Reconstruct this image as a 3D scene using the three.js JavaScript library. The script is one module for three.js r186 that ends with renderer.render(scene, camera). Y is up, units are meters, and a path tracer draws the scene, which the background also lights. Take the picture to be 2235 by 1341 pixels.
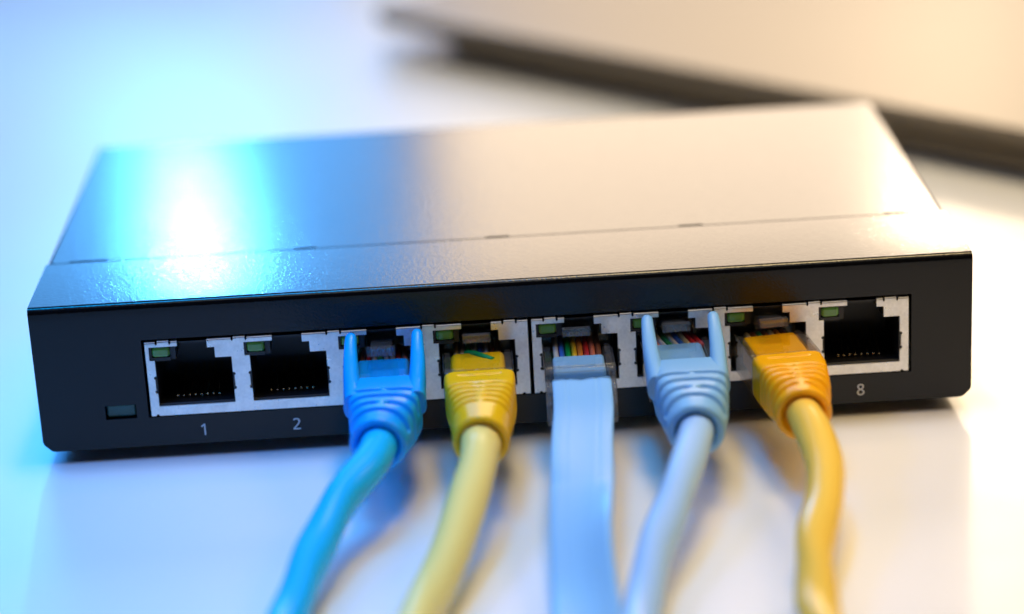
import * as THREE from 'three';
import { mergeGeometries, toCreasedNormals } from 'three/addons/utils/BufferGeometryUtils.js';
import { RoundedBoxGeometry } from 'three/addons/geometries/RoundedBoxGeometry.js';
import { RectAreaLightUniformsLib } from 'three/addons/lights/RectAreaLightUniformsLib.js';
import { FontLoader } from 'three/addons/loaders/FontLoader.js';
import { TextGeometry } from 'three/addons/geometries/TextGeometry.js';

// ---------------------------------------------------------------- camera, light, exposure
// Shapes are written in millimetres with y = 0 at the underside of the switch; the tabletop is RISE lower.
const MM = 0.001, RISE = 2.5;
const V = (x, y, z) => new THREE.Vector3(x, y, z);
const W = (x, y, z) => V(x * MM, (y + RISE) * MM, z * MM);          // millimetres to the scene's metres

const scene = new THREE.Scene();
const camera = new THREE.PerspectiveCamera(14.154, 1024 / 614, 0.02, 20);
camera.position.copy(W(-5.491, 160.777, 389.318));
{
  const f = W(1.564, 21.125, 0).sub(camera.position).normalize();
  const r = f.clone().cross(V(0, 1, 0)).normalize();
  camera.up.copy(r.clone().cross(f)).applyAxisAngle(f, 0.05416);
  camera.lookAt(W(1.564, 21.125, 0));
}
camera.focus = 0.411;
camera.userData.fStop = 6.3;

const renderer = new THREE.WebGLRenderer({ antialias: true });
renderer.toneMapping = THREE.LinearToneMapping;
renderer.toneMappingExposure = 1.28;
renderer.shadowMap.enabled = true;
renderer.setSize(1024, 614);
RectAreaLightUniformsLib.init();

scene.background = new THREE.Color().setRGB(0.015, 0.015, 0.018);      // the dim room

// kind, label, position, target, size (width, height or radius), colour (linear), intensity, cone for a spot
const LAMPS = [
  ['blue_spot', 'blue gelled spot lamp standing behind the left end of the switch', [-144, 296, -822], [-135, 26, -40], [10], [0.08, 0.42, 1.0], 0.45, [18, 1]],
  ['warm_spot', 'warm spot lamp standing behind the right end of the switch', [232, 252, -730], [128, 0, 30], [16], [1.0, 0.80, 0.56], 0.17, [19, 1]],
  ['blue_backlight', 'tall blue softbox standing far behind the left half of the switch', [-222, 420, -1060], [-60, 0, 0], [380, 640], [0.12, 0.43, 1.0], 2.9],
  ['warm_backlight', 'tall warm softbox standing far behind the right half of the switch', [190, 420, -1060], [60, 0, 0], [440, 640], [1.0, 0.78, 0.57], 3.6],
  ['blue_side_lamp', 'round blue gridded lamp beside the left end of the switch', [-195, 185, 60], [-78, 0, 25], [90], [0.002, 0.26, 1.0], 0.26, [21, 1]],
  ['amber_side_lamp', 'round warm gridded lamp beside the right end of the switch', [205, 185, 60], [80, 0, 25], [90], [1.0, 0.68, 0.28], 0.1, [27, 1]],
  ['blue_gridded_lamp', 'round blue gridded lamp on a boom above the back left of the table', [-160, 690, -70], [-95, 0, 30], [165], [0.002, 0.37, 1.0], 2.2, [12.5, 1]],
  ['warm_gridded_lamp', 'round warm gridded lamp on a boom above the back right of the table', [175, 690, -70], [108, 0, 10], [165], [1.0, 0.74, 0.37], 1.72, [13, 1]],
  ['rear_gridded_lamp', 'round warm white gridded lamp on a boom above the laptop', [60, 760, -420], [70, 0, -235], [150], [1.0, 0.84, 0.60], 1.4, [15, 1]],
  ['overhead_softbox', 'neutral softbox hanging above the front of the switch', [10, 640, 235], [0, 0, 5], [300, 200], [1.0, 0.96, 0.90], 1.0],
];

// ---------------------------------------------------------------- helpers
let seed = 20240611;
const rnd = () => { seed = (seed * 1664525 + 1013904223) >>> 0; return seed / 4294967296; };
const names = new Map();
function numbered(name) {
  const n = names.get(name) ?? 0; names.set(name, n + 1);
  return n ? name + '_' + String(n).padStart(3, '0') : name;
}
const bases = new Map();
function thing(name, label, category, base, group) {
  const o = new THREE.Group(); o.name = numbered(name);
  o.position.copy(W(...base)); o.userData = { label, category };
  if (group) o.userData.group = group;
  bases.set(o, base); scene.add(o);
  return o;
}
function plain(g) {
  g = g.index ? g.toNonIndexed() : g;
  for (const k of Object.keys(g.attributes)) if (!['position', 'normal', 'uv'].includes(k)) g.deleteAttribute(k);
  return g;
}
// box-projected texture coordinates in metres
function boxUV(g) {
  const p = g.attributes.position, n = g.attributes.normal, uv = new Float32Array(p.count * 2);
  for (let i = 0; i < p.count; i += 3) {
    const a = V(0, 0, 0);
    for (let k = 0; k < 3; k++) a.add(V(n.getX(i + k), n.getY(i + k), n.getZ(i + k)));
    const ax = Math.abs(a.x), ay = Math.abs(a.y), az = Math.abs(a.z);
    for (let k = i; k < i + 3; k++) {
      const x = p.getX(k) * MM, y = p.getY(k) * MM, z = p.getZ(k) * MM;
      uv.set(ay >= ax && ay >= az ? [x, z] : az >= ax ? [x, y + 0.013] : [z, y], k * 2);
    }
  }
  g.setAttribute('uv', new THREE.BufferAttribute(uv, 2));
  return g;
}
function part(name, geoms, material, parent, keepUV = false) {
  let g = mergeGeometries([].concat(geoms).map(plain));
  if (!keepUV) boxUV(g);
  let root = parent; while (root.parent && root.parent !== scene) root = root.parent;
  const b = bases.get(root) ?? [0, -RISE, 0];
  g.translate(-b[0], -b[1], -b[2]); g.scale(MM, MM, MM);
  const m = new THREE.Mesh(g, material); m.name = name; m.castShadow = m.receiveShadow = true;
  parent.add(m);
  return m;
}
const box = (x0, x1, y0, y1, z0, z1) => { const g = new THREE.BoxGeometry(x1 - x0, y1 - y0, z1 - z0); g.translate((x0 + x1) / 2, (y0 + y1) / 2, (z0 + z1) / 2); return g; };
const rbox = (x0, x1, y0, y1, z0, z1, r = 0.3, s = 3) => { const g = new RoundedBoxGeometry(x1 - x0, y1 - y0, z1 - z0, s, r); g.translate((x0 + x1) / 2, (y0 + y1) / 2, (z0 + z1) / 2); return g; };
// a profile in (z, y) drawn out along x
function alongX(pts, x0, x1, crease = 0.6) {
  const s = new THREE.Shape(pts.map(([z, y]) => new THREE.Vector2(z, y)));
  const g = new THREE.ExtrudeGeometry(s, { depth: x1 - x0, bevelEnabled: false });
  g.rotateY(Math.PI / 2); g.translate(x0, 0, 0);                   // (z, y, depth) -> x = depth, z = -shape x
  return toCreasedNormals(g, crease);
}
function plate(shape, z0, z1, curve = 8) {
  const g = new THREE.ExtrudeGeometry(shape, { depth: z1 - z0, bevelEnabled: false, curveSegments: curve });
  g.translate(0, 0, z0);
  return toCreasedNormals(g, 0.5);
}
const rect = (P, x0, x1, y0, y1) => { P.moveTo(x0, y0); P.lineTo(x1, y0); P.lineTo(x1, y1); P.lineTo(x0, y1); P.closePath(); return P; };
// skin over rings: each ring is { p, r, u, pts } with pts in the plane of r and u
function skin(rings, capA = true, capB = true) {
  const n = rings[0].pts.length, pos = [], uv = [], idx = [];
  rings.forEach(({ p, r, u, pts }, i) => pts.forEach(([x, y], j) => {
    pos.push(p.x + r.x * x + u.x * y, p.y + r.y * x + u.y * y, p.z + r.z * x + u.z * y); uv.push(j / n, i / rings.length);
  }));
  for (let i = 0; i + 1 < rings.length; i++) for (let j = 0; j < n; j++) {
    const a = i * n + j, b = i * n + (j + 1) % n, c = b + n, d = a + n;
    idx.push(a, b, c, a, c, d);
  }
  const cap = (i, flip) => {
    const c = V(0, 0, 0); for (let j = 0; j < n; j++) c.add(V(pos[(i * n + j) * 3], pos[(i * n + j) * 3 + 1], pos[(i * n + j) * 3 + 2]));
    c.divideScalar(n); const at = pos.length / 3; pos.push(c.x, c.y, c.z); uv.push(0, 0);
    for (let j = 0; j < n; j++) { const a = i * n + j, b = i * n + (j + 1) % n; flip ? idx.push(at, b, a) : idx.push(at, a, b); }
  };
  if (capA) cap(0, true);
  if (capB) cap(rings.length - 1, false);
  const g = new THREE.BufferGeometry();
  g.setAttribute('position', new THREE.Float32BufferAttribute(pos, 3)); g.setAttribute('uv', new THREE.Float32BufferAttribute(uv, 2));
  g.setIndex(idx); g.computeVertexNormals();
  return g;
}
function frame(curve, t, roll = 0) {
  const p = curve.getPointAt(Math.min(Math.max(t, 0), 1)), d = curve.getTangentAt(Math.min(Math.max(t, 0), 1));
  let r = V(0, 1, 0).cross(d).normalize(), u = d.clone().cross(r);
  if (roll) { r = r.applyAxisAngle(d, roll); u = u.applyAxisAngle(d, roll); }
  return { p, d, r, u };
}
function oval(w, h, n, k = 96) {
  const a = [];
  for (let i = 0; i < k; i++) { const t = i / k * 2 * Math.PI, c = Math.cos(t), s = Math.sin(t); a.push([Math.sign(c) * Math.abs(c) ** (2 / n) * w, Math.sign(s) * Math.abs(s) ** (2 / n) * h]); }
  return a;
}
function tube(points, radius, k = 20, steps = 60) {
  const c = new THREE.CatmullRomCurve3(points.map((p) => V(...p)));
  const rings = [];
  for (let i = 0; i <= steps; i++) rings.push({ ...frame(c, i / steps), pts: oval(radius, radius, 2, k) });
  return skin(rings);
}

// ---------------------------------------------------------------- textures (tileable noise)
function lattice(n, s) { const a = new Float32Array(n * n); let q = s; for (let i = 0; i < a.length; i++) { q = (q * 1664525 + 1013904223) >>> 0; a[i] = q / 4294967296; } return a; }
function noiseLayer(size, nx, ny, s) {
  const N = Math.max(nx, ny), a = lattice(N, s), out = new Float32Array(size * size), sm = (t) => t * t * (3 - 2 * t);
  for (let y = 0; y < size; y++) for (let x = 0; x < size; x++) {
    const fx = x / size * nx, fy = y / size * ny, x0 = Math.floor(fx), y0 = Math.floor(fy), tx = sm(fx - x0), ty = sm(fy - y0), x1 = (x0 + 1) % nx, y1 = (y0 + 1) % ny;
    out[y * size + x] = (a[y0 * N + x0] * (1 - tx) + a[y0 * N + x1] * tx) * (1 - ty) + (a[y1 * N + x0] * (1 - tx) + a[y1 * N + x1] * tx) * ty;
  }
  return out;
}
function texture(size, layers, metres, map = (v) => [v, v, v], srgb = false) {
  const sum = new Float32Array(size * size); let w = 0;
  for (const [nx, ny, s, weight] of layers) { const l = noiseLayer(size, nx, ny, s); w += weight; for (let i = 0; i < l.length; i++) sum[i] += l[i] * weight; }
  const data = new Uint8Array(size * size * 4);
  for (let i = 0; i < sum.length; i++) { const c = map(sum[i] / w); for (let k = 0; k < 3; k++) data[i * 4 + k] = Math.min(255, Math.max(0, Math.round(c[k] * 255))); data[i * 4 + 3] = 255; }
  const t = new THREE.DataTexture(data, size, size, THREE.RGBAFormat);
  t.wrapS = t.wrapT = THREE.RepeatWrapping; t.magFilter = THREE.LinearFilter; t.minFilter = THREE.LinearMipmapLinearFilter; t.generateMipmaps = true;
  if (srgb) t.colorSpace = THREE.SRGBColorSpace;
  t.repeat.set(1 / metres, 1 / metres); t.needsUpdate = true;
  return t;
}
const coatBump = texture(1024, [[110, 110, 11, 1], [190, 190, 12, 0.7], [75, 75, 13, 0.3]], 0.035);
const coatRough = texture(512, [[150, 150, 21, 0.7], [90, 90, 22, 1]], 0.05, (v) => [v, 0.14 + 0.08 * v, v]);
const metalBump = texture(512, [[60, 200, 31, 1], [150, 150, 32, 0.8]], 0.03);
const metalRough = texture(512, [[18, 18, 41, 1], [60, 60, 42, 0.7], [160, 160, 43, 0.4]], 0.024, (v) => [v, 0.24 + 0.16 * v, v]);
const metalTint = texture(512, [[16, 16, 51, 1], [70, 70, 52, 0.8]], 0.024, (v) => [0.86 + 0.10 * v, 0.855 + 0.10 * v, 0.84 + 0.10 * v], true);
const rubberBump = texture(512, [[120, 120, 61, 1], [30, 30, 62, 0.4]], 0.02);
const deskBump = texture(1024, [[150, 150, 71, 1], [300, 300, 72, 0.6]], 0.12);
const deskRough = texture(512, [[12, 12, 81, 1], [60, 60, 82, 0.5]], 0.3, (v) => [v, 0.31 + 0.12 * v, v]);

const rgb = (r, g, b) => new THREE.Color().setRGB(r, g, b);
const std = (o) => new THREE.MeshStandardMaterial({ roughness: 0.5, ...o });
const phys = (o) => new THREE.MeshPhysicalMaterial({ roughness: 0.5, ...o });
const M = {
  desk: phys({ color: rgb(0.78, 0.78, 0.77), roughness: 1, roughnessMap: deskRough, bumpMap: deskBump, bumpScale: 0.000006 }),
  coat: phys({ color: rgb(0.003, 0.003, 0.0035), roughness: 1, roughnessMap: coatRough, specularIntensity: 0.7, bumpMap: coatBump, bumpScale: 0.00002 }),
  darkSteel: std({ color: rgb(0.012, 0.012, 0.013), roughness: 0.6 }),
  nickel: std({ color: rgb(1, 0.99, 0.97), map: metalTint, metalness: 0.78, roughness: 1, roughnessMap: metalRough, bumpMap: metalBump, bumpScale: 0.0000025 }),
  blackPlastic: std({ color: rgb(0.012, 0.012, 0.013), roughness: 0.42 }),
  gold: std({ color: rgb(1.0, 0.82, 0.5), metalness: 1, roughness: 0.14 }),
  led: phys({ color: rgb(0.09, 0.25, 0.035), roughness: 0.22, clearcoat: 0.6, clearcoatRoughness: 0.1 }),
  powerLed: phys({ color: rgb(0.035, 0.11, 0.09), roughness: 0.35 }),
  print: std({ color: rgb(0.62, 0.64, 0.66), roughness: 0.55 }),
  rubber: std({ color: rgb(0.025, 0.019, 0.014), roughness: 0.8 }),
  clear: phys({ color: rgb(0.86, 0.85, 0.84), roughness: 0.06, transmission: 1, thickness: 0, ior: 1.58 }),
  frosted: phys({ color: rgb(0.9, 0.89, 0.88), roughness: 0.08, transmission: 0.97, thickness: 0, ior: 1.58 }),
  alu: std({ color: rgb(0.26, 0.21, 0.145), metalness: 0.2, roughness: 0.5 }),
  
  lampBody: std({ color: rgb(0.03, 0.03, 0.03), roughness: 0.6 }),
};
const pvc = (r, g, b, rough = 0.36) => phys({ color: rgb(r, g, b), roughness: rough, bumpMap: rubberBump, bumpScale: 0.000008, specularIntensity: 0.9 });

// ---------------------------------------------------------------- the surface
{
  const desk = new THREE.Mesh(boxUV(plain(box(-1100, 1100, -20 - RISE, -RISE, -1500, 620)).clone()), M.desk);
  desk.geometry.translate(0, RISE, 0); desk.geometry.scale(MM, MM, MM);
  desk.name = 'tabletop'; desk.userData = { kind: 'structure', label: 'glossy white tabletop under the switch and cables' };
  desk.receiveShadow = desk.castShadow = true; scene.add(desk);
}

// ---------------------------------------------------------------- lamps
for (const [name, label, at, to, size, colour, power, cone] of LAMPS) {
  const [w, h = w] = size, light = cone ? new THREE.SpotLight(rgb(...colour), power, 0, cone[0] * Math.PI / 180, cone[1], 2) : new THREE.RectAreaLight(rgb(...colour), power, w * MM, h * MM);
  light.name = name + '_light'; light.position.copy(W(...at));
  if (cone) { light.target.position.copy(W(...to)); light.target.name = name + '_aim'; scene.add(light.target); light.shadow.radius = w / 20; light.castShadow = true; light.shadow.mapSize.set(2048, 2048); } else light.lookAt(W(...to));
  scene.add(light);
  const back = V(...at).sub(V(...to)).normalize(), gap = cone ? w + 2 : 2;
  const turn = new THREE.Matrix4().lookAt(V(...at), V(...to), V(0, 1, 0)).setPosition(...at);
  const hanging = (label.includes('boom') || name.startsWith('overhead')), c = V(...at).add(back.clone().multiplyScalar(gap + 14));
  const t = thing(name, label, 'lamp', hanging ? at : [c.x, -RISE, c.z]);
  const glow = std({ color: rgb(0.6, 0.6, 0.6), emissive: rgb(...colour), emissiveIntensity: 0.4 });
  const face = cone ? new THREE.CircleGeometry(w, 40) : new THREE.PlaneGeometry(w, h); face.translate(0, 0, -gap + 0.5); face.applyMatrix4(turn.clone().multiply(new THREE.Matrix4().makeScale(1, 1, -1)));
  part('diffuser', face, glow, t);
  const body = cone ? new THREE.CylinderGeometry(w + 5, w + 5, 60, 40).rotateX(Math.PI / 2).translate(0, 0, gap + 31) : rbox(-w / 2 - 5, w / 2 + 5, -h / 2 - 5, h / 2 + 5, gap, gap + 24, 3);
  body.applyMatrix4(turn); part('housing', body, M.lampBody, t);
  const low = hanging ? 0 : c.y - h * (cone ? 1 : 0.5), pole = new THREE.CylinderGeometry(4, 4, hanging ? 400 : low + RISE, 16);
  pole.translate(c.x, hanging ? c.y + 215 : (low - RISE) / 2, c.z); part('pole', pole, M.lampBody, t);
  if (!hanging) { const foot = new THREE.CylinderGeometry(45, 48, 8, 32); foot.translate(c.x, 4 - RISE, c.z); part('foot', foot, M.lampBody, t); }
}

// ---------------------------------------------------------------- the network switch
const HH = 25.8, HW = 79, DEEP = 97.5, SEAM = -23.55;
const sw = thing('network_switch', 'black eight-port network switch with textured metal case on the white table', 'network switch', [0, -RISE, 0]);
{
  const s = new THREE.Shape();
  s.moveTo(-HW, HH - 3); s.lineTo(-HW, 2.1); s.quadraticCurveTo(-HW, 1.5, -HW + 0.35, 1.1); s.lineTo(-HW + 1.3, 0.2); s.quadraticCurveTo(-HW + 1.6, 0, -HW + 2.2, 0);
  s.lineTo(HW - 2.2, 0); s.quadraticCurveTo(HW - 1.6, 0, HW - 1.3, 0.2); s.lineTo(HW - 0.35, 1.1); s.quadraticCurveTo(HW, 1.5, HW, 2.1); s.lineTo(HW, HH - 3);
  s.holes.push(rect(new THREE.Path(), -60.72, 68.72, 5.2, 19.18), rect(new THREE.Path(), -67.95, -62.7, 5.25, 7.75));
  const prof = [[0, HH - 3]], R = 1.15;
  for (let i = 0; i <= 10; i++) { const a = i / 10 * Math.PI / 2; prof.push([R - R * Math.cos(a), HH - R + R * Math.sin(a)]); }
  prof.push([-SEAM - 0.2, HH], [-SEAM - 0.2, HH - 1], [1, HH - 1], [1, HH - 3]);
  part('front_cover', [plate(s, -1, 0), alongX(prof.reverse(), -HW, HW)], M.coat, sw);

  // rear cover: top with the five slots along its seam, and sides bent down from it
  const t = new THREE.Shape(), slots = [[-75.1, -68.3], [-35.75, -31.75], [-2.1, 2.2], [31.9, 36.4], [68.3, 73.2]], e = -SEAM + 0.22;
  t.moveTo(-HW + 1, e);
  for (const [a, b] of slots) { t.lineTo(a, e); t.lineTo(a + 0.2, e + 0.6); t.lineTo(b - 0.2, e + 0.6); t.lineTo(b, e); }
  t.lineTo(HW - 1, e); t.lineTo(HW - 1, DEEP); t.lineTo(-HW + 1, DEEP); t.closePath();
  const top = new THREE.ExtrudeGeometry(t, { depth: 1, bevelEnabled: false }); top.rotateX(-Math.PI / 2); top.translate(0, HH - 1, 0);
  const side = (sgn) => {
    const p = new THREE.Shape(); const X = HW * sgn;
    p.moveTo(X - sgn, HH);
    for (let i = 1; i <= 8; i++) { const a = i / 8 * Math.PI / 2; p.lineTo(X - sgn + sgn * Math.sin(a), HH - 1 + Math.cos(a)); }
    p.lineTo(X, 2); p.lineTo(X - sgn, 2); p.closePath();
    const g = new THREE.ExtrudeGeometry(p, { depth: DEEP - e, bevelEnabled: false }); g.translate(0, 0, -DEEP);
    return toCreasedNormals(g, 0.6);
  };
  const back = box(-HW + 1, HW - 1, 1, HH - 1, -DEEP, -DEEP + 1);
  part('rear_cover', [toCreasedNormals(top, 0.5), side(1), side(-1), back], M.coat, sw);
  part('chassis', [box(-HW + 1.2, HW - 1.2, 0.02, 1.0, -DEEP + 1.2, -1.02), box(-HW + 1.2, HW - 1.2, 1, HH - 1.06, -DEEP + 1.2, -14.2),
    box(-HW + 0.05, -HW + 1.0, 2, HH - 1.05, -23.6, -1.02), box(HW - 1.0, HW - 0.05, 2, HH - 1.05, -23.6, -1.02)], M.darkSteel, sw);
  for (const [x, z] of [[-64, -14], [64, -14], [-64, -84], [64, -84]]) { const f = new THREE.CylinderGeometry(5, 5.4, RISE, 28); f.translate(x, -RISE / 2, z); part('rubber_foot', f, M.rubber, sw); }

  // power light behind its little window
  part('power_light', [rbox(-67.75, -62.9, 5.4, 7.6, -2.6, -0.75, 0.3)], M.powerLed, sw);
  const font = await new FontLoader().loadAsync('fonts/droid/droid_sans_regular.typeface.json');
  for (const [ch, x, y] of [['1', -51.75, 2.5], ['2', -35.91, 2.5], ['8', 60.08, 2.42]]) {
    const g = new TextGeometry(ch, { font, size: 2.02 / 1.0, depth: 0.03, curveSegments: 6, bevelEnabled: false });
    g.computeBoundingBox(); const b = g.boundingBox, k = 2.05 / (b.max.y - b.min.y);
    g.scale(k, k, 1); g.translate(x - k * (b.max.x + b.min.x) / 2, y - k * (b.max.y + b.min.y) / 2, 0.004);
    part('numeral', g, M.print, sw);
  }
}

// port shields, sockets, contacts, status lights
const ZS = 0.08;                                                    // front of the metal shields
const PORTS = [-59.6, -43.7, -27.85, -11.95, 5.35, 21.25, 37.15, 53.02];
function socketShape(x0) {                                          // outline of one opening, from its top left to its top right
  const p = [[x0 + 4.8, 17.8], [x0, 17.8], [x0, 15.4], [x0 + 0.85, 15.4]];
  const bite = (x, y, sgn, down) => { for (let i = 0; i <= 8; i++) { const a = i / 8 * Math.PI; p.push([x + sgn * (0.12 + 0.32 * Math.sin(a)), y + (down ? 1 : -1) * 0.32 * Math.cos(a)]); } };
  p.push([x0 + 0.85, 12.6]); bite(x0 + 0.85, 12.25, -1, true); p.push([x0 + 0.62, 11.9], [x0 + 0.62, 10.1]); bite(x0 + 0.85, 9.77, -1, true);
  p.push([x0 + 0.85, 9.4], [x0 + 0.85, 7.15], [x0 + 13.72, 7.15], [x0 + 13.72, 9.4]);
  bite(x0 + 13.72, 9.77, 1, false); p.push([x0 + 13.95, 10.1], [x0 + 13.95, 11.9]); bite(x0 + 13.72, 12.25, 1, false);
  p.push([x0 + 13.72, 12.6], [x0 + 13.72, 15.4], [x0 + 11.0, 15.4], [x0 + 11.0, 17.28], [x0 + 9.8, 17.28]);
  return p;
}
[[-60.2, 3.98, PORTS.slice(0, 4)], [4.66, 68.22, PORTS.slice(4)]].forEach(([L, Rr, ports], bank) => {
  const TOP = 18.72, R = 0.34, s = new THREE.Shape(), cuts = [], q = [];
  // top edge: plain runs, raised tabs with a nick on each side, and the latch openings
  const tabs = [[ports[0] + 1.5, ports[0] + 3.4], ...ports.slice(1).map((x) => [x - 1.7, x + 0.25]), [Rr - 4.0, Rr - 2.1]];
  const open = ports.map((x) => [x + 4.8, x + 9.8]);
  q.push([L, 5.45]);
  q.push([L, TOP - R]);
  const ev = [...tabs.map((t) => ['tab', ...t]), ...open.map((o, i) => ['open', ...o, ports[i]])].sort((a, b) => a[1] - b[1]);
  let x = L; const runs = [];
  for (const [kind, a, b, port] of ev) {
    if (kind === 'tab') {
      runs.push([x, a - 0.36, 0]);
      q.push([a - 0.36, TOP - R], [a - 0.34, TOP - R - 0.12], [a - 0.18, TOP - R - 0.3], [a - 0.02, TOP - R - 0.12], [a, TOP - R]);
      q.push([b, TOP - R], [b + 0.02, TOP - R - 0.12], [b + 0.18, TOP - R - 0.3], [b + 0.34, TOP - R - 0.12], [b + 0.36, TOP - R]);
      runs.push([a, b, 0.14]); x = b + 0.36;
    } else {
      runs.push([x, a, 0]); q.push([a, TOP - R], ...socketShape(port), [b, TOP - R]); x = b;
    }
  }
  runs.push([x, Rr, 0]); q.push([Rr, TOP - R], [Rr, 5.45]);
  const nick = (c) => [[c + 0.3, 5.45], [c + 0.2, 5.66], [c, 5.74], [c - 0.2, 5.66], [c - 0.3, 5.45]];
  q.push(...nick(Rr - 1.1), ...nick(L + 1.1));
  q.forEach(([a, b], i) => (i ? s.lineTo(a, b) : s.moveTo(a, b)));
  s.closePath();
  const bends = runs.filter(([a, b]) => b - a > 0.05).map(([a, b, up]) => {
    const prof = [[-ZS, TOP - R]];
    for (let i = 0; i <= 6; i++) { const t = i / 6 * Math.PI / 2; prof.push([-ZS + R - R * Math.cos(t), TOP - R + up + R * Math.sin(t)]); }
    prof.push([-ZS + 3, TOP + up], [-ZS + 3, TOP - 0.25], [-ZS + R, TOP - 0.25], [-ZS + 0.25, TOP - R]);
    return alongX(prof.reverse(), a, b);
  });
  const block = part('port_shield', [plate(s, ZS - 0.25, ZS), ...bends, box(L + 0.02, L + 0.27, 5.5, TOP - 0.6, -13, ZS - 0.26), box(Rr - 0.27, Rr - 0.02, 5.5, TOP - 0.6, -13, ZS - 0.26)], M.nickel, sw);

  for (const x0 of ports) {
    const X = (a) => x0 + a, z = ZS - 0.3, floor = alongX([[-z, 5.6], [-z, 7.25], [-z + 0.25, 7.45], [-z + 2.2, 7.4], [-z + 2.45, 6.95], [13, 6.95], [13, 5.6]].reverse(), X(0.3), X(14.2));
    const sock = part('socket', [floor,
      box(X(-0.35), X(0.92), 5.6, 15.2, -13, z), box(X(13.62), X(14.9), 5.6, 15.3, -13, z),                 // cheeks
      box(X(-0.4), X(0.4), 15.2, 18.4, -13, z), box(X(3.5), X(4.35), 15.25, 18.35, -13, z - 0.5), box(X(0.4), X(3.5), 15.2, 15.8, -13, z), box(X(0.4), X(3.5), 17.78, 18.3, -13, z - 0.2),
      box(X(10.9), X(14.9), 15.3, 18.3, -13, z), box(X(9.75), X(10.9), 17.2, 18.3, -13, z),                  // shoulders round the latch
      box(X(4.35), X(10.9), 18.25, 18.45, -13, z - 0.1), box(X(4.9), X(9.6), 17.0, 18.25, -13, -3.2),        // roof and latch stop
      box(X(0.92), X(13.62), 6.95, 18.3, -14, -12.2)], M.blackPlastic, block);
    part('status_light', [rbox(X(0.42), X(3.45), 15.82, 17.76, -3, z + 0.26, 0.62, 5)], M.led, block);
    if ([0, 1, 7].includes(PORTS.indexOf(x0))) {
      for (let i = 0; i < 8; i++) {
        const px = X(7.26 + (i - 3.5) * 1.016);
        part('contact', [new THREE.SphereGeometry(0.25, 14, 10).translate(px, 7.62, -3.2), tube([[px, 7.6, -3.3], [px, 7.75, -4.2], [px, 9.2, -8], [px, 10.2, -11.5]], 0.2, 8, 14)], M.gold, block);
      }
    }
  }
});

// ---------------------------------------------------------------- plugs
const WIRE = { white: [0.6, 0.57, 0.53], orange: [0.72, 0.22, 0.03], green: [0.02, 0.28, 0.09], teal: [0.0, 0.32, 0.06], blue: [0.03, 0.13, 0.5], brown: [0.22, 0.07, 0.03], red: [0.55, 0.02, 0.02], yellow: [0.8, 0.5, 0.02], salmon: [0.6, 0.16, 0.09], cream: [0.62, 0.48, 0.25] };
const wireMat = Object.fromEntries(Object.entries(WIRE).map(([k, c]) => [k, pvc(...c, 0.45)]));
// local frame of a plug: x across, y up, z out of the socket, turned by yaw about its nose
function placer(cx, yaw) { const m = new THREE.Matrix4().makeRotationY(yaw).setPosition(cx, 0, 0); return (g) => { g.applyMatrix4(m); return g; }; }
function plug(root, cx, yaw, { back = 9.6, inner = -9.5, wires, slant = 0, jacket, jacketFront = 2.6, wireY = 12.6, latchTip = 3.2, latchLift = 0 }) {
  const at = placer(cx, yaw);
  const body = part('plug', at(rbox(-5.85, 5.85, 7.65, 14.25, inner, back, 0.28, 3)), M.clear, root);
  // moulded rails and cross rib inside the clear shell
  part('rail', [at(rbox(-5.5, -4.55, 8.0, 13.9, 0.5, back - 0.25, 0.15, 2)), at(rbox(4.55, 5.5, 8.0, 13.9, 0.5, back - 0.25, 0.15, 2))], M.frosted, body);
  part('rib', at(rbox(-5.6, 5.6, 13.72, 13.98, back - 2.2, back - 1.95, 0.1, 2)), M.frosted, body);
  // latch: hinged at the nose, rising to a thumb tab behind
  const prof = [[inner + 1, 14.3], [inner + 1, 15.0], [-2, 16.2 + latchLift], [latchTip - 1.2, 17.3 + latchLift], [latchTip, 17.35 + latchLift], [latchTip, 16.2 + latchLift], [latchTip - 1.4, 16.3 + latchLift], [-2, 15.5 + latchLift], [inner + 3, 14.3]].map(([z, y]) => [-z, y]);
  part('latch', [at(alongX([...prof], -1.75, 1.75)), at(alongX([[-latchTip + 1.0, 16.4 + latchLift], [-latchTip + 1.0, 17.45 + latchLift], [-latchTip - 0.05, 17.45 + latchLift], [-latchTip - 0.05, 16.1 + latchLift]], -2.35, 2.35))], M.frosted, body);
  wires.forEach((c, i) => {
    const x = (i - (wires.length - 1) / 2) * 1.02;
    part('wire', at(tube([[x, wireY - 0.5, inner + 1], [x, wireY, -3], [x + slant * 0.4, wireY + 0.1, 0], [x * 1.0 + slant, wireY, jacketFront + 0.4]], 0.46, 10, 16)), wireMat[c], body);
  });
  return { at, body };
}

// ---------------------------------------------------------------- boots and cords
function loft(curve, secs, k, dig) {
  const L = curve.getLength();
  return skin(secs.map(([a, w, h, n]) => {
    const f = frame(curve, a / L), pts = oval(w, h, n, k);
    return { ...f, pts: dig ? pts.map(([x, y]) => { const d = dig(a, x, y, w, h), l = Math.hypot(x, y) || 1; return [x - x / l * d, y - y / l * d]; }) : pts };
  }));
}
const smooth = (e0, e1, x) => { const t = Math.min(1, Math.max(0, (x - e0) / (e1 - e0))); return t * t * (3 - 2 * t); };
function fill(keys, step) {                                         // resample key sections [a, w, h, n] finely
  const out = [];
  for (let i = 0; i + 1 < keys.length; i++) {
    const A = keys[i], B = keys[i + 1], n = Math.max(1, Math.ceil(Math.abs(B[0] - A[0]) / step));
    for (let k = 0; k < n; k++) { const t = k / n; out.push(A.map((v, j) => v + (B[j] - v) * t)); }
  }
  out.push(keys[keys.length - 1]);
  return out;
}
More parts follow.
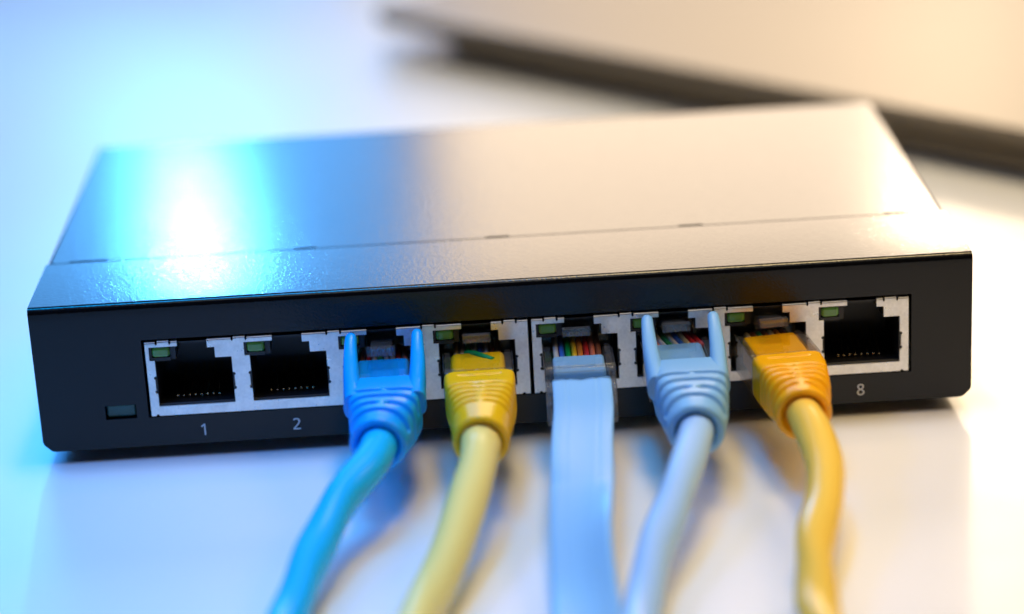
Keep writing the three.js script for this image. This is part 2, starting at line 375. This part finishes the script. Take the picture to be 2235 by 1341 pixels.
function ending(L, r, cord) { return [[L - 0.5, r, r, 2], [L - 0.15, r - 0.12, r - 0.12, 2], [L, r - 0.5, r - 0.5, 2], [L, r - 0.95, r - 0.95, 2], [L - 0.3, cord + 0.75, cord + 0.75, 2], [L - 1.2, cord + 0.35, cord + 0.35, 2], [L - 1.8, cord - 0.2, cord - 0.2, 2]]; }

function fingeredBoot(root, pts, mat, cx, yaw, sx) {
  const c = new THREE.CatmullRomCurve3(pts.map((p) => V(...p))), L = c.getLength();
  const keys = fill([[0, 5.75, 4.0, 7], [0.25, 6.0, 4.25, 6.5], [L * 0.3, 6.0, 4.35, 6], [L * 0.48, 5.75, 4.5, 4], [L * 0.72, 5.25, 4.65, 2.8], [L - 2.4, 4.8, 4.7, 2.1], [L - 0.5, 4.6, 4.6, 2]], 0.11).slice(0, -1).concat(ending(L, 4.6, 2.65));
  const rows = [0.33, 0.495, 0.66, 0.82].map((v) => v * L);
  const dig = (a, x, y, w, h) => {
    let d = 0;
    rows.forEach((r0, i) => {
      const bend = 0.9 * (1 - (x / w) ** 2) * (y > 0 ? -1 : 1) * (0.4 + 0.25 * i), g = Math.abs(a - r0 - 0.5 - bend);
      const cut = 1 - smooth(0.34, 0.7, g), bridge = i % 2 ? smooth(0.9, 1.4, Math.abs(y)) : smooth(0.75, 1.1, Math.abs(x));
      d = Math.max(d, 1.2 * cut * bridge);
    });
    return d;
  };
  const b = part('boot', loft(c, keys, 160, dig), mat, root);
  // two guards beside the latch
  const at = placer(cx, yaw);
  for (const s of [-1, 1]) {
    const q = new THREE.CatmullRomCurve3([[s * 5.05, 12.0, 18], [s * 5.25, 13.2, 14.2], [s * 5.5, 15.3, 9.6], [s * 5.55, 17.3, 4], [s * 5.5 + sx, 18.5, 1.3]].map((p) => V(...p)));
    const rings = [];
    for (let i = 0; i <= 40; i++) { const t = i / 40, e = t > 0.93 ? Math.sqrt(Math.max(0.002, 1 - ((t - 0.93) / 0.07) ** 2)) : 1, w = (1.65 - 0.7 * t) * e, h = (2.5 - 1.5 * smooth(0, 0.7, t)) * e; rings.push({ ...frame(q, t), pts: oval(w, h, 2.4, 28) }); }
    part('latch_guard', at(skin(rings)), mat, b);
  }
  return b;
}
function ribbedBoot(root, pts, mat) {
  const c = new THREE.CatmullRomCurve3(pts.map((p) => V(...p))), L = c.getLength();
  const keys = fill([[0, 5.65, 3.6, 8], [0.22, 5.85, 3.8, 8], [3.2, 5.85, 3.9, 7], [6.5, 5.6, 4.1, 5], [11, 5.2, 4.4, 3], [L - 4, 4.7, 4.6, 2.2], [L - 0.5, 4.55, 4.55, 2]], 0.11).slice(0, -1).concat(ending(L, 4.55, 2.7));
  const dig = (a, x, y, w) => {
    let d = 0;
    if (y > 0) d = 0.28 * (1 - smooth(0.22, 0.4, Math.abs(a - 2.1))) * (1 - smooth(3.5, 3.8, Math.abs(x)));
    for (let i = 0; i < 5; i++) {
      const g = Math.abs(a - (6.6 + i * 2.0 - 0.55 * (1 - (x / w) ** 2) * (y > 0 ? 1 : -1)));
      d = Math.max(d, 0.62 * (1 - smooth(0.18, 0.68, g)) * smooth(0.45, 1.0, Math.abs(x)));
    }
    return d;
  };
  return part('boot', loft(c, keys, 160, dig), mat, root);
}
function cord(root, pts, radius, mat, lumps = 0.05) {
  const c = new THREE.CatmullRomCurve3(pts.map((p) => V(...p)), false, 'centripetal'), L = c.getLength(), rings = [], n = 320, ph = pts[0][0];
  for (let i = 0; i <= n; i++) {
    const a = i / n * L;
    rings.push({ ...frame(c, i / n), pts: oval(radius, radius, 2, 40).map(([x, y]) => { const t = Math.atan2(y, x), k = 1 + lumps * Math.sin(a * 0.33 + 2 * t + ph) * (0.6 + 0.4 * Math.sin(a * 0.11 + ph)); return [x * k, y * k]; }) });
  }
  return part('cord', skin(rings), mat, root);
}
const REST = -RISE + 2.66, GROUP = undefined;
const center = (i) => PORTS[i] + 7.25;

{ // port 3: bright blue
  const cx = center(2), t = thing('network_cable', 'bright blue network cable with a two-fingered boot, next to the empty port 2', 'network cable', [cx, -RISE, 0]);
  const blue = pvc(0.004, 0.38, 0.95, 0.27);
  const { at, body } = plug(t, cx, 0, { wires: ['brown', 'red', 'white', 'green', 'white', 'white', 'red', 'salmon'], slant: 0.3, back: 12.6, latchTip: 6.2, jacketFront: 0.8 });
  part('jacket', at(rbox(-4.4, 4.4, 9.2, 13.75, 0.8, 12.4, 0.9, 4)), blue, body);
  fingeredBoot(t, [[cx + 0.4, 10.7, 12.2], [cx + 0.4, 10.6, 17], [cx + 0.2, 10.4, 22.5], [cx - 0.6, 9.8, 29.3]], blue, cx + 0.5, 0, 0.1);
  const skyBlue = pvc(0.012, 0.54, 0.98, 0.22);
  cord(t, [[cx, 10.3, 25], [cx - 0.4, 9.9, 28.5], [-22.3, 9.1, 34], [-26.6, 7, 42], [-30.4, 4, 52.4], [-33.8, 1.0, 67], [-37.5, REST, 86], [-44, REST, 120], [-60, REST, 190], [-95, REST, 290]], 2.95, skyBlue);
}
{ // port 4: yellow
  const cx = center(3), t = thing('network_cable', 'yellow network cable with a ribbed boot, just right of the bright blue cable', 'network cable', [cx, -RISE, 0]);
  const yellow = pvc(0.94, 0.54, 0.006, 0.26);
  const { at, body } = plug(t, cx, 0, { wires: ['cream', 'white', 'green', 'white', 'blue', 'white', 'brown', 'brown'], back: 11.2, jacketFront: 0.3, latchTip: 2.6 });
  part('jacket', [at(rbox(-4.5, 4.5, 9.0, 13.7, 0.2, 11, 1.0, 4))], yellow, body);
  part('wire', at(tube([[-1.9, 13.2, -0.4], [-0.7, 13.72, 1.2], [1.0, 13.72, 3.0], [2.6, 13.45, 4.2]], 0.5, 12, 20)), wireMat.teal, body);
  ribbedBoot(t, [[cx + 0.1, 10.6, 10.8], [cx + 0.1, 10.6, 17], [cx, 10.4, 24], [cx - 0.3, 10.0, 31.2]], yellow);
  const cream = pvc(0.94, 0.78, 0.24, 0.22);
  cord(t, [[cx, 10.3, 27], [cx - 0.3, 9.9, 31], [-5.5, 9.2, 36], [-6.9, 7.8, 43], [-10.4, 4, 56.8], [-14.8, 0.9, 70], [-19.5, REST, 86], [-28, REST, 115], [-40, REST, 180], [-50, REST, 300]], 3.15, cream);
}
{ // port 5: flat light blue cable in a bare clear plug
  const cx = center(4), t = thing('network_cable', 'flat light blue network cable crimped into a bare clear plug', 'network cable', [cx, -RISE, 0]);
  const pale = pvc(0.27, 0.54, 0.80, 0.38);
  const px = cx - 0.55, { at, body } = plug(t, px, -0.01, { wires: ['white', 'blue', 'teal', 'yellow', 'orange', 'red', 'salmon', 'brown'], back: 12.2, jacketFront: 4.4, wireY: 12.9, latchTip: 2.4 });
  part('rear_wing', [at(rbox(-5.85, -4.95, 5.4, 12.4, 11.6, 15.3, 0.4, 3)), at(rbox(4.95, 5.85, 5.4, 12.4, 11.6, 15.3, 0.4, 3))], M.frosted, body);
  part('jacket', at(rbox(-4.3, 4.3, 11.2, 13.5, 4.2, 11.9, 0.6, 3)), pale, body);
  part('rear_frame', [at(box(-5.84, 5.84, 13.5, 14.24, 11.5, 12.25)), at(box(-5.84, 5.84, 7.66, 8.6, 11.5, 12.25)), at(box(-5.84, -5.1, 8.6, 13.5, 11.5, 12.25)), at(box(5.1, 5.84, 8.6, 13.5, 11.5, 12.25))], M.frosted, body);
  const c = new THREE.CatmullRomCurve3([[px, 11.6, 11.6], [px, 11.3, 14], [px - 0.2, 10.4, 20], [px - 1.2, 9.3, 32], [px - 2.0, 7.8, 44], [px - 2.9, 5.6, 57], [px - 3.4, 2.6, 72], [px - 3.2, 0.2, 90], [px - 2.5, -1.6, 108], [px + 2, -1.6, 150], [px + 14, -1.6, 290]].map((p) => V(...p)), false, 'centripetal');
  const rings = [], prof = [], hw = 4.85, hh = 0.85;
  for (const [x, y] of oval(hw, hh, 6, 120)) { const g = y > 0 ? 0.3 * (1 - smooth(0.12, 0.45, Math.abs(x))) + 0.1 * (1 - smooth(0.1, 0.6, Math.abs(Math.abs(x) - 2.45))) : 0; prof.push([x, y - g]); }
  for (let i = 0; i <= 260; i++) {
    const tt = i / 260, z = c.getPointAt(tt).z, roll = 0.42 * smooth(38, 62, z) - 0.62 * smooth(62, 100, z), cup = 0.022 * smooth(34, 58, z);
    rings.push({ ...frame(c, tt, roll), pts: prof.map(([x, y]) => [x, y - cup * x * x * Math.sign(Math.sin(z * 0.07))]) });
  }
  part('cord', skin(rings), pale, t);
}
{ // port 6: round light blue
  const cx = center(5), t = thing('network_cable', 'round light blue network cable with a two-fingered boot, left of the orange one', 'network cable', [cx, -RISE, 0]);
  const pale = pvc(0.24, 0.50, 0.76, 0.32);
  const { at, body } = plug(t, cx, 0.03, { wires: ['salmon', 'white', 'green', 'white', 'blue', 'cream', 'red', 'red'], slant: 0.9, back: 12.8, jacketFront: 1.8, wireY: 13.0, latchTip: 4.2, latchLift: 0.4 });
  part('jacket', at(rbox(-4.4, 4.4, 9.2, 13.7, 1.8, 12.6, 0.9, 4)), pale, body);
  fingeredBoot(t, [[cx + 1.0, 10.8, 12.6], [cx + 1.0, 10.7, 18], [cx + 0.8, 10.5, 24.5], [cx + 0.3, 9.9, 31.8]], pale, cx + 1.0, -0.02, 0.0);
  const paler = pvc(0.42, 0.64, 0.90, 0.22);
  cord(t, [[cx + 0.7, 10.4, 26], [cx + 0.4, 10.0, 31], [27.6, 9.3, 36.5], [25.3, 7.9, 44.4], [21.9, 5.6, 54], [19.2, 3.4, 62], [16.3, 1.0, 74], [14.2, REST, 88], [10, REST, 120], [8, REST, 190], [20, REST, 300]], 2.8, paler);
}
{ // port 7: orange
  const cx = center(6), yaw = 0.125, t = thing('network_cable', 'orange-yellow network cable with a skewed ribbed boot, beside the empty port 8', 'network cable', [cx, -RISE, 0]);
  const orange = pvc(0.94, 0.43, 0.003, 0.25);
  const { at, body } = plug(t, cx, yaw, { wires: ['cream', 'brown', 'green', 'brown', 'cream', 'orange', 'brown'], back: 12.2, inner: -4, jacketFront: 0.5, latchTip: 4.4, latchLift: 0.2 });
  part('jacket', at(rbox(-4.6, 4.6, 8.4, 13.7, 0.2, 11.8, 0.8, 4)), orange, body);
  ribbedBoot(t, [[46.0, 10.6, 11.3], [46.3, 10.6, 15.5], [46.4, 10.5, 21], [46.3, 10.0, 28]], orange);
  const amber = pvc(0.95, 0.62, 0.09, 0.22);
  cord(t, [[46.4, 10.3, 23], [46.4, 10.0, 27], [47.1, 9.2, 34.5], [47.3, 7.6, 43], [46.0, 6.0, 51], [43.4, 4.4, 60], [42.0, 2.6, 67.5], [41.0, 0.9, 77], [41.5, REST, 90], [43, REST, 120], [40, REST, 190], [60, REST, 300]], 2.95, amber, 0.07);
}

// ---------------------------------------------------------------- the laptop behind
{
  const t = thing('laptop', 'closed silver laptop lying out of focus behind the switch', 'laptop', [-12, -RISE, -270]);
  const ang = Math.atan2(133.3, 131.8) + 0.03;                              // its near edge runs at 45 degrees to the switch
  const turn = new THREE.Matrix4().makeRotationY(-ang).setPosition(-12, 0, -270);
  // local: x along the near edge, z < 0 away from it
  const slab = (x0, x1, z0, z1, y0, y1, r, inset = 0) => {
    const s = new THREE.Shape(), k = 12;
    s.moveTo(x0 + k, z0); s.lineTo(x1 - k, z0); s.quadraticCurveTo(x1, z0, x1, z0 + k); s.lineTo(x1, z1 - k); s.quadraticCurveTo(x1, z1, x1 - k, z1); s.lineTo(x0 + k, z1); s.quadraticCurveTo(x0, z1, x0, z1 - k); s.lineTo(x0, z0 + k); s.quadraticCurveTo(x0, z0, x0 + k, z0);
    const g = new THREE.ExtrudeGeometry(s, { depth: y1 - y0 - 2 * r, bevelEnabled: true, bevelThickness: r, bevelSize: r, bevelOffset: -r, bevelSegments: 3 });
    g.rotateX(-Math.PI / 2); g.translate(0, y0 + r, 0); g.applyMatrix4(turn);
    return g;
  };
  part('base', slab(2, 300, 0, 205, -RISE + 0.6, 3.4, 1.5), M.alu, t);
  part('gap_strip', slab(2, 300, 5, 204, 3.41, 5.0, 0.1), M.rubber, t);
  part('lid', slab(-24, 312, -3, 212, 5.01, 9.4, 1.0), M.alu, t);
  for (const [x, z] of [[20, 14], [280, 14], [20, 190], [280, 190]]) { const f = new THREE.CylinderGeometry(6, 6, 0.6, 20); f.translate(x, -RISE + 0.3, -z); f.applyMatrix4(turn); part('rubber_foot', f, M.rubber, t); }
}

renderer.render(scene, camera);
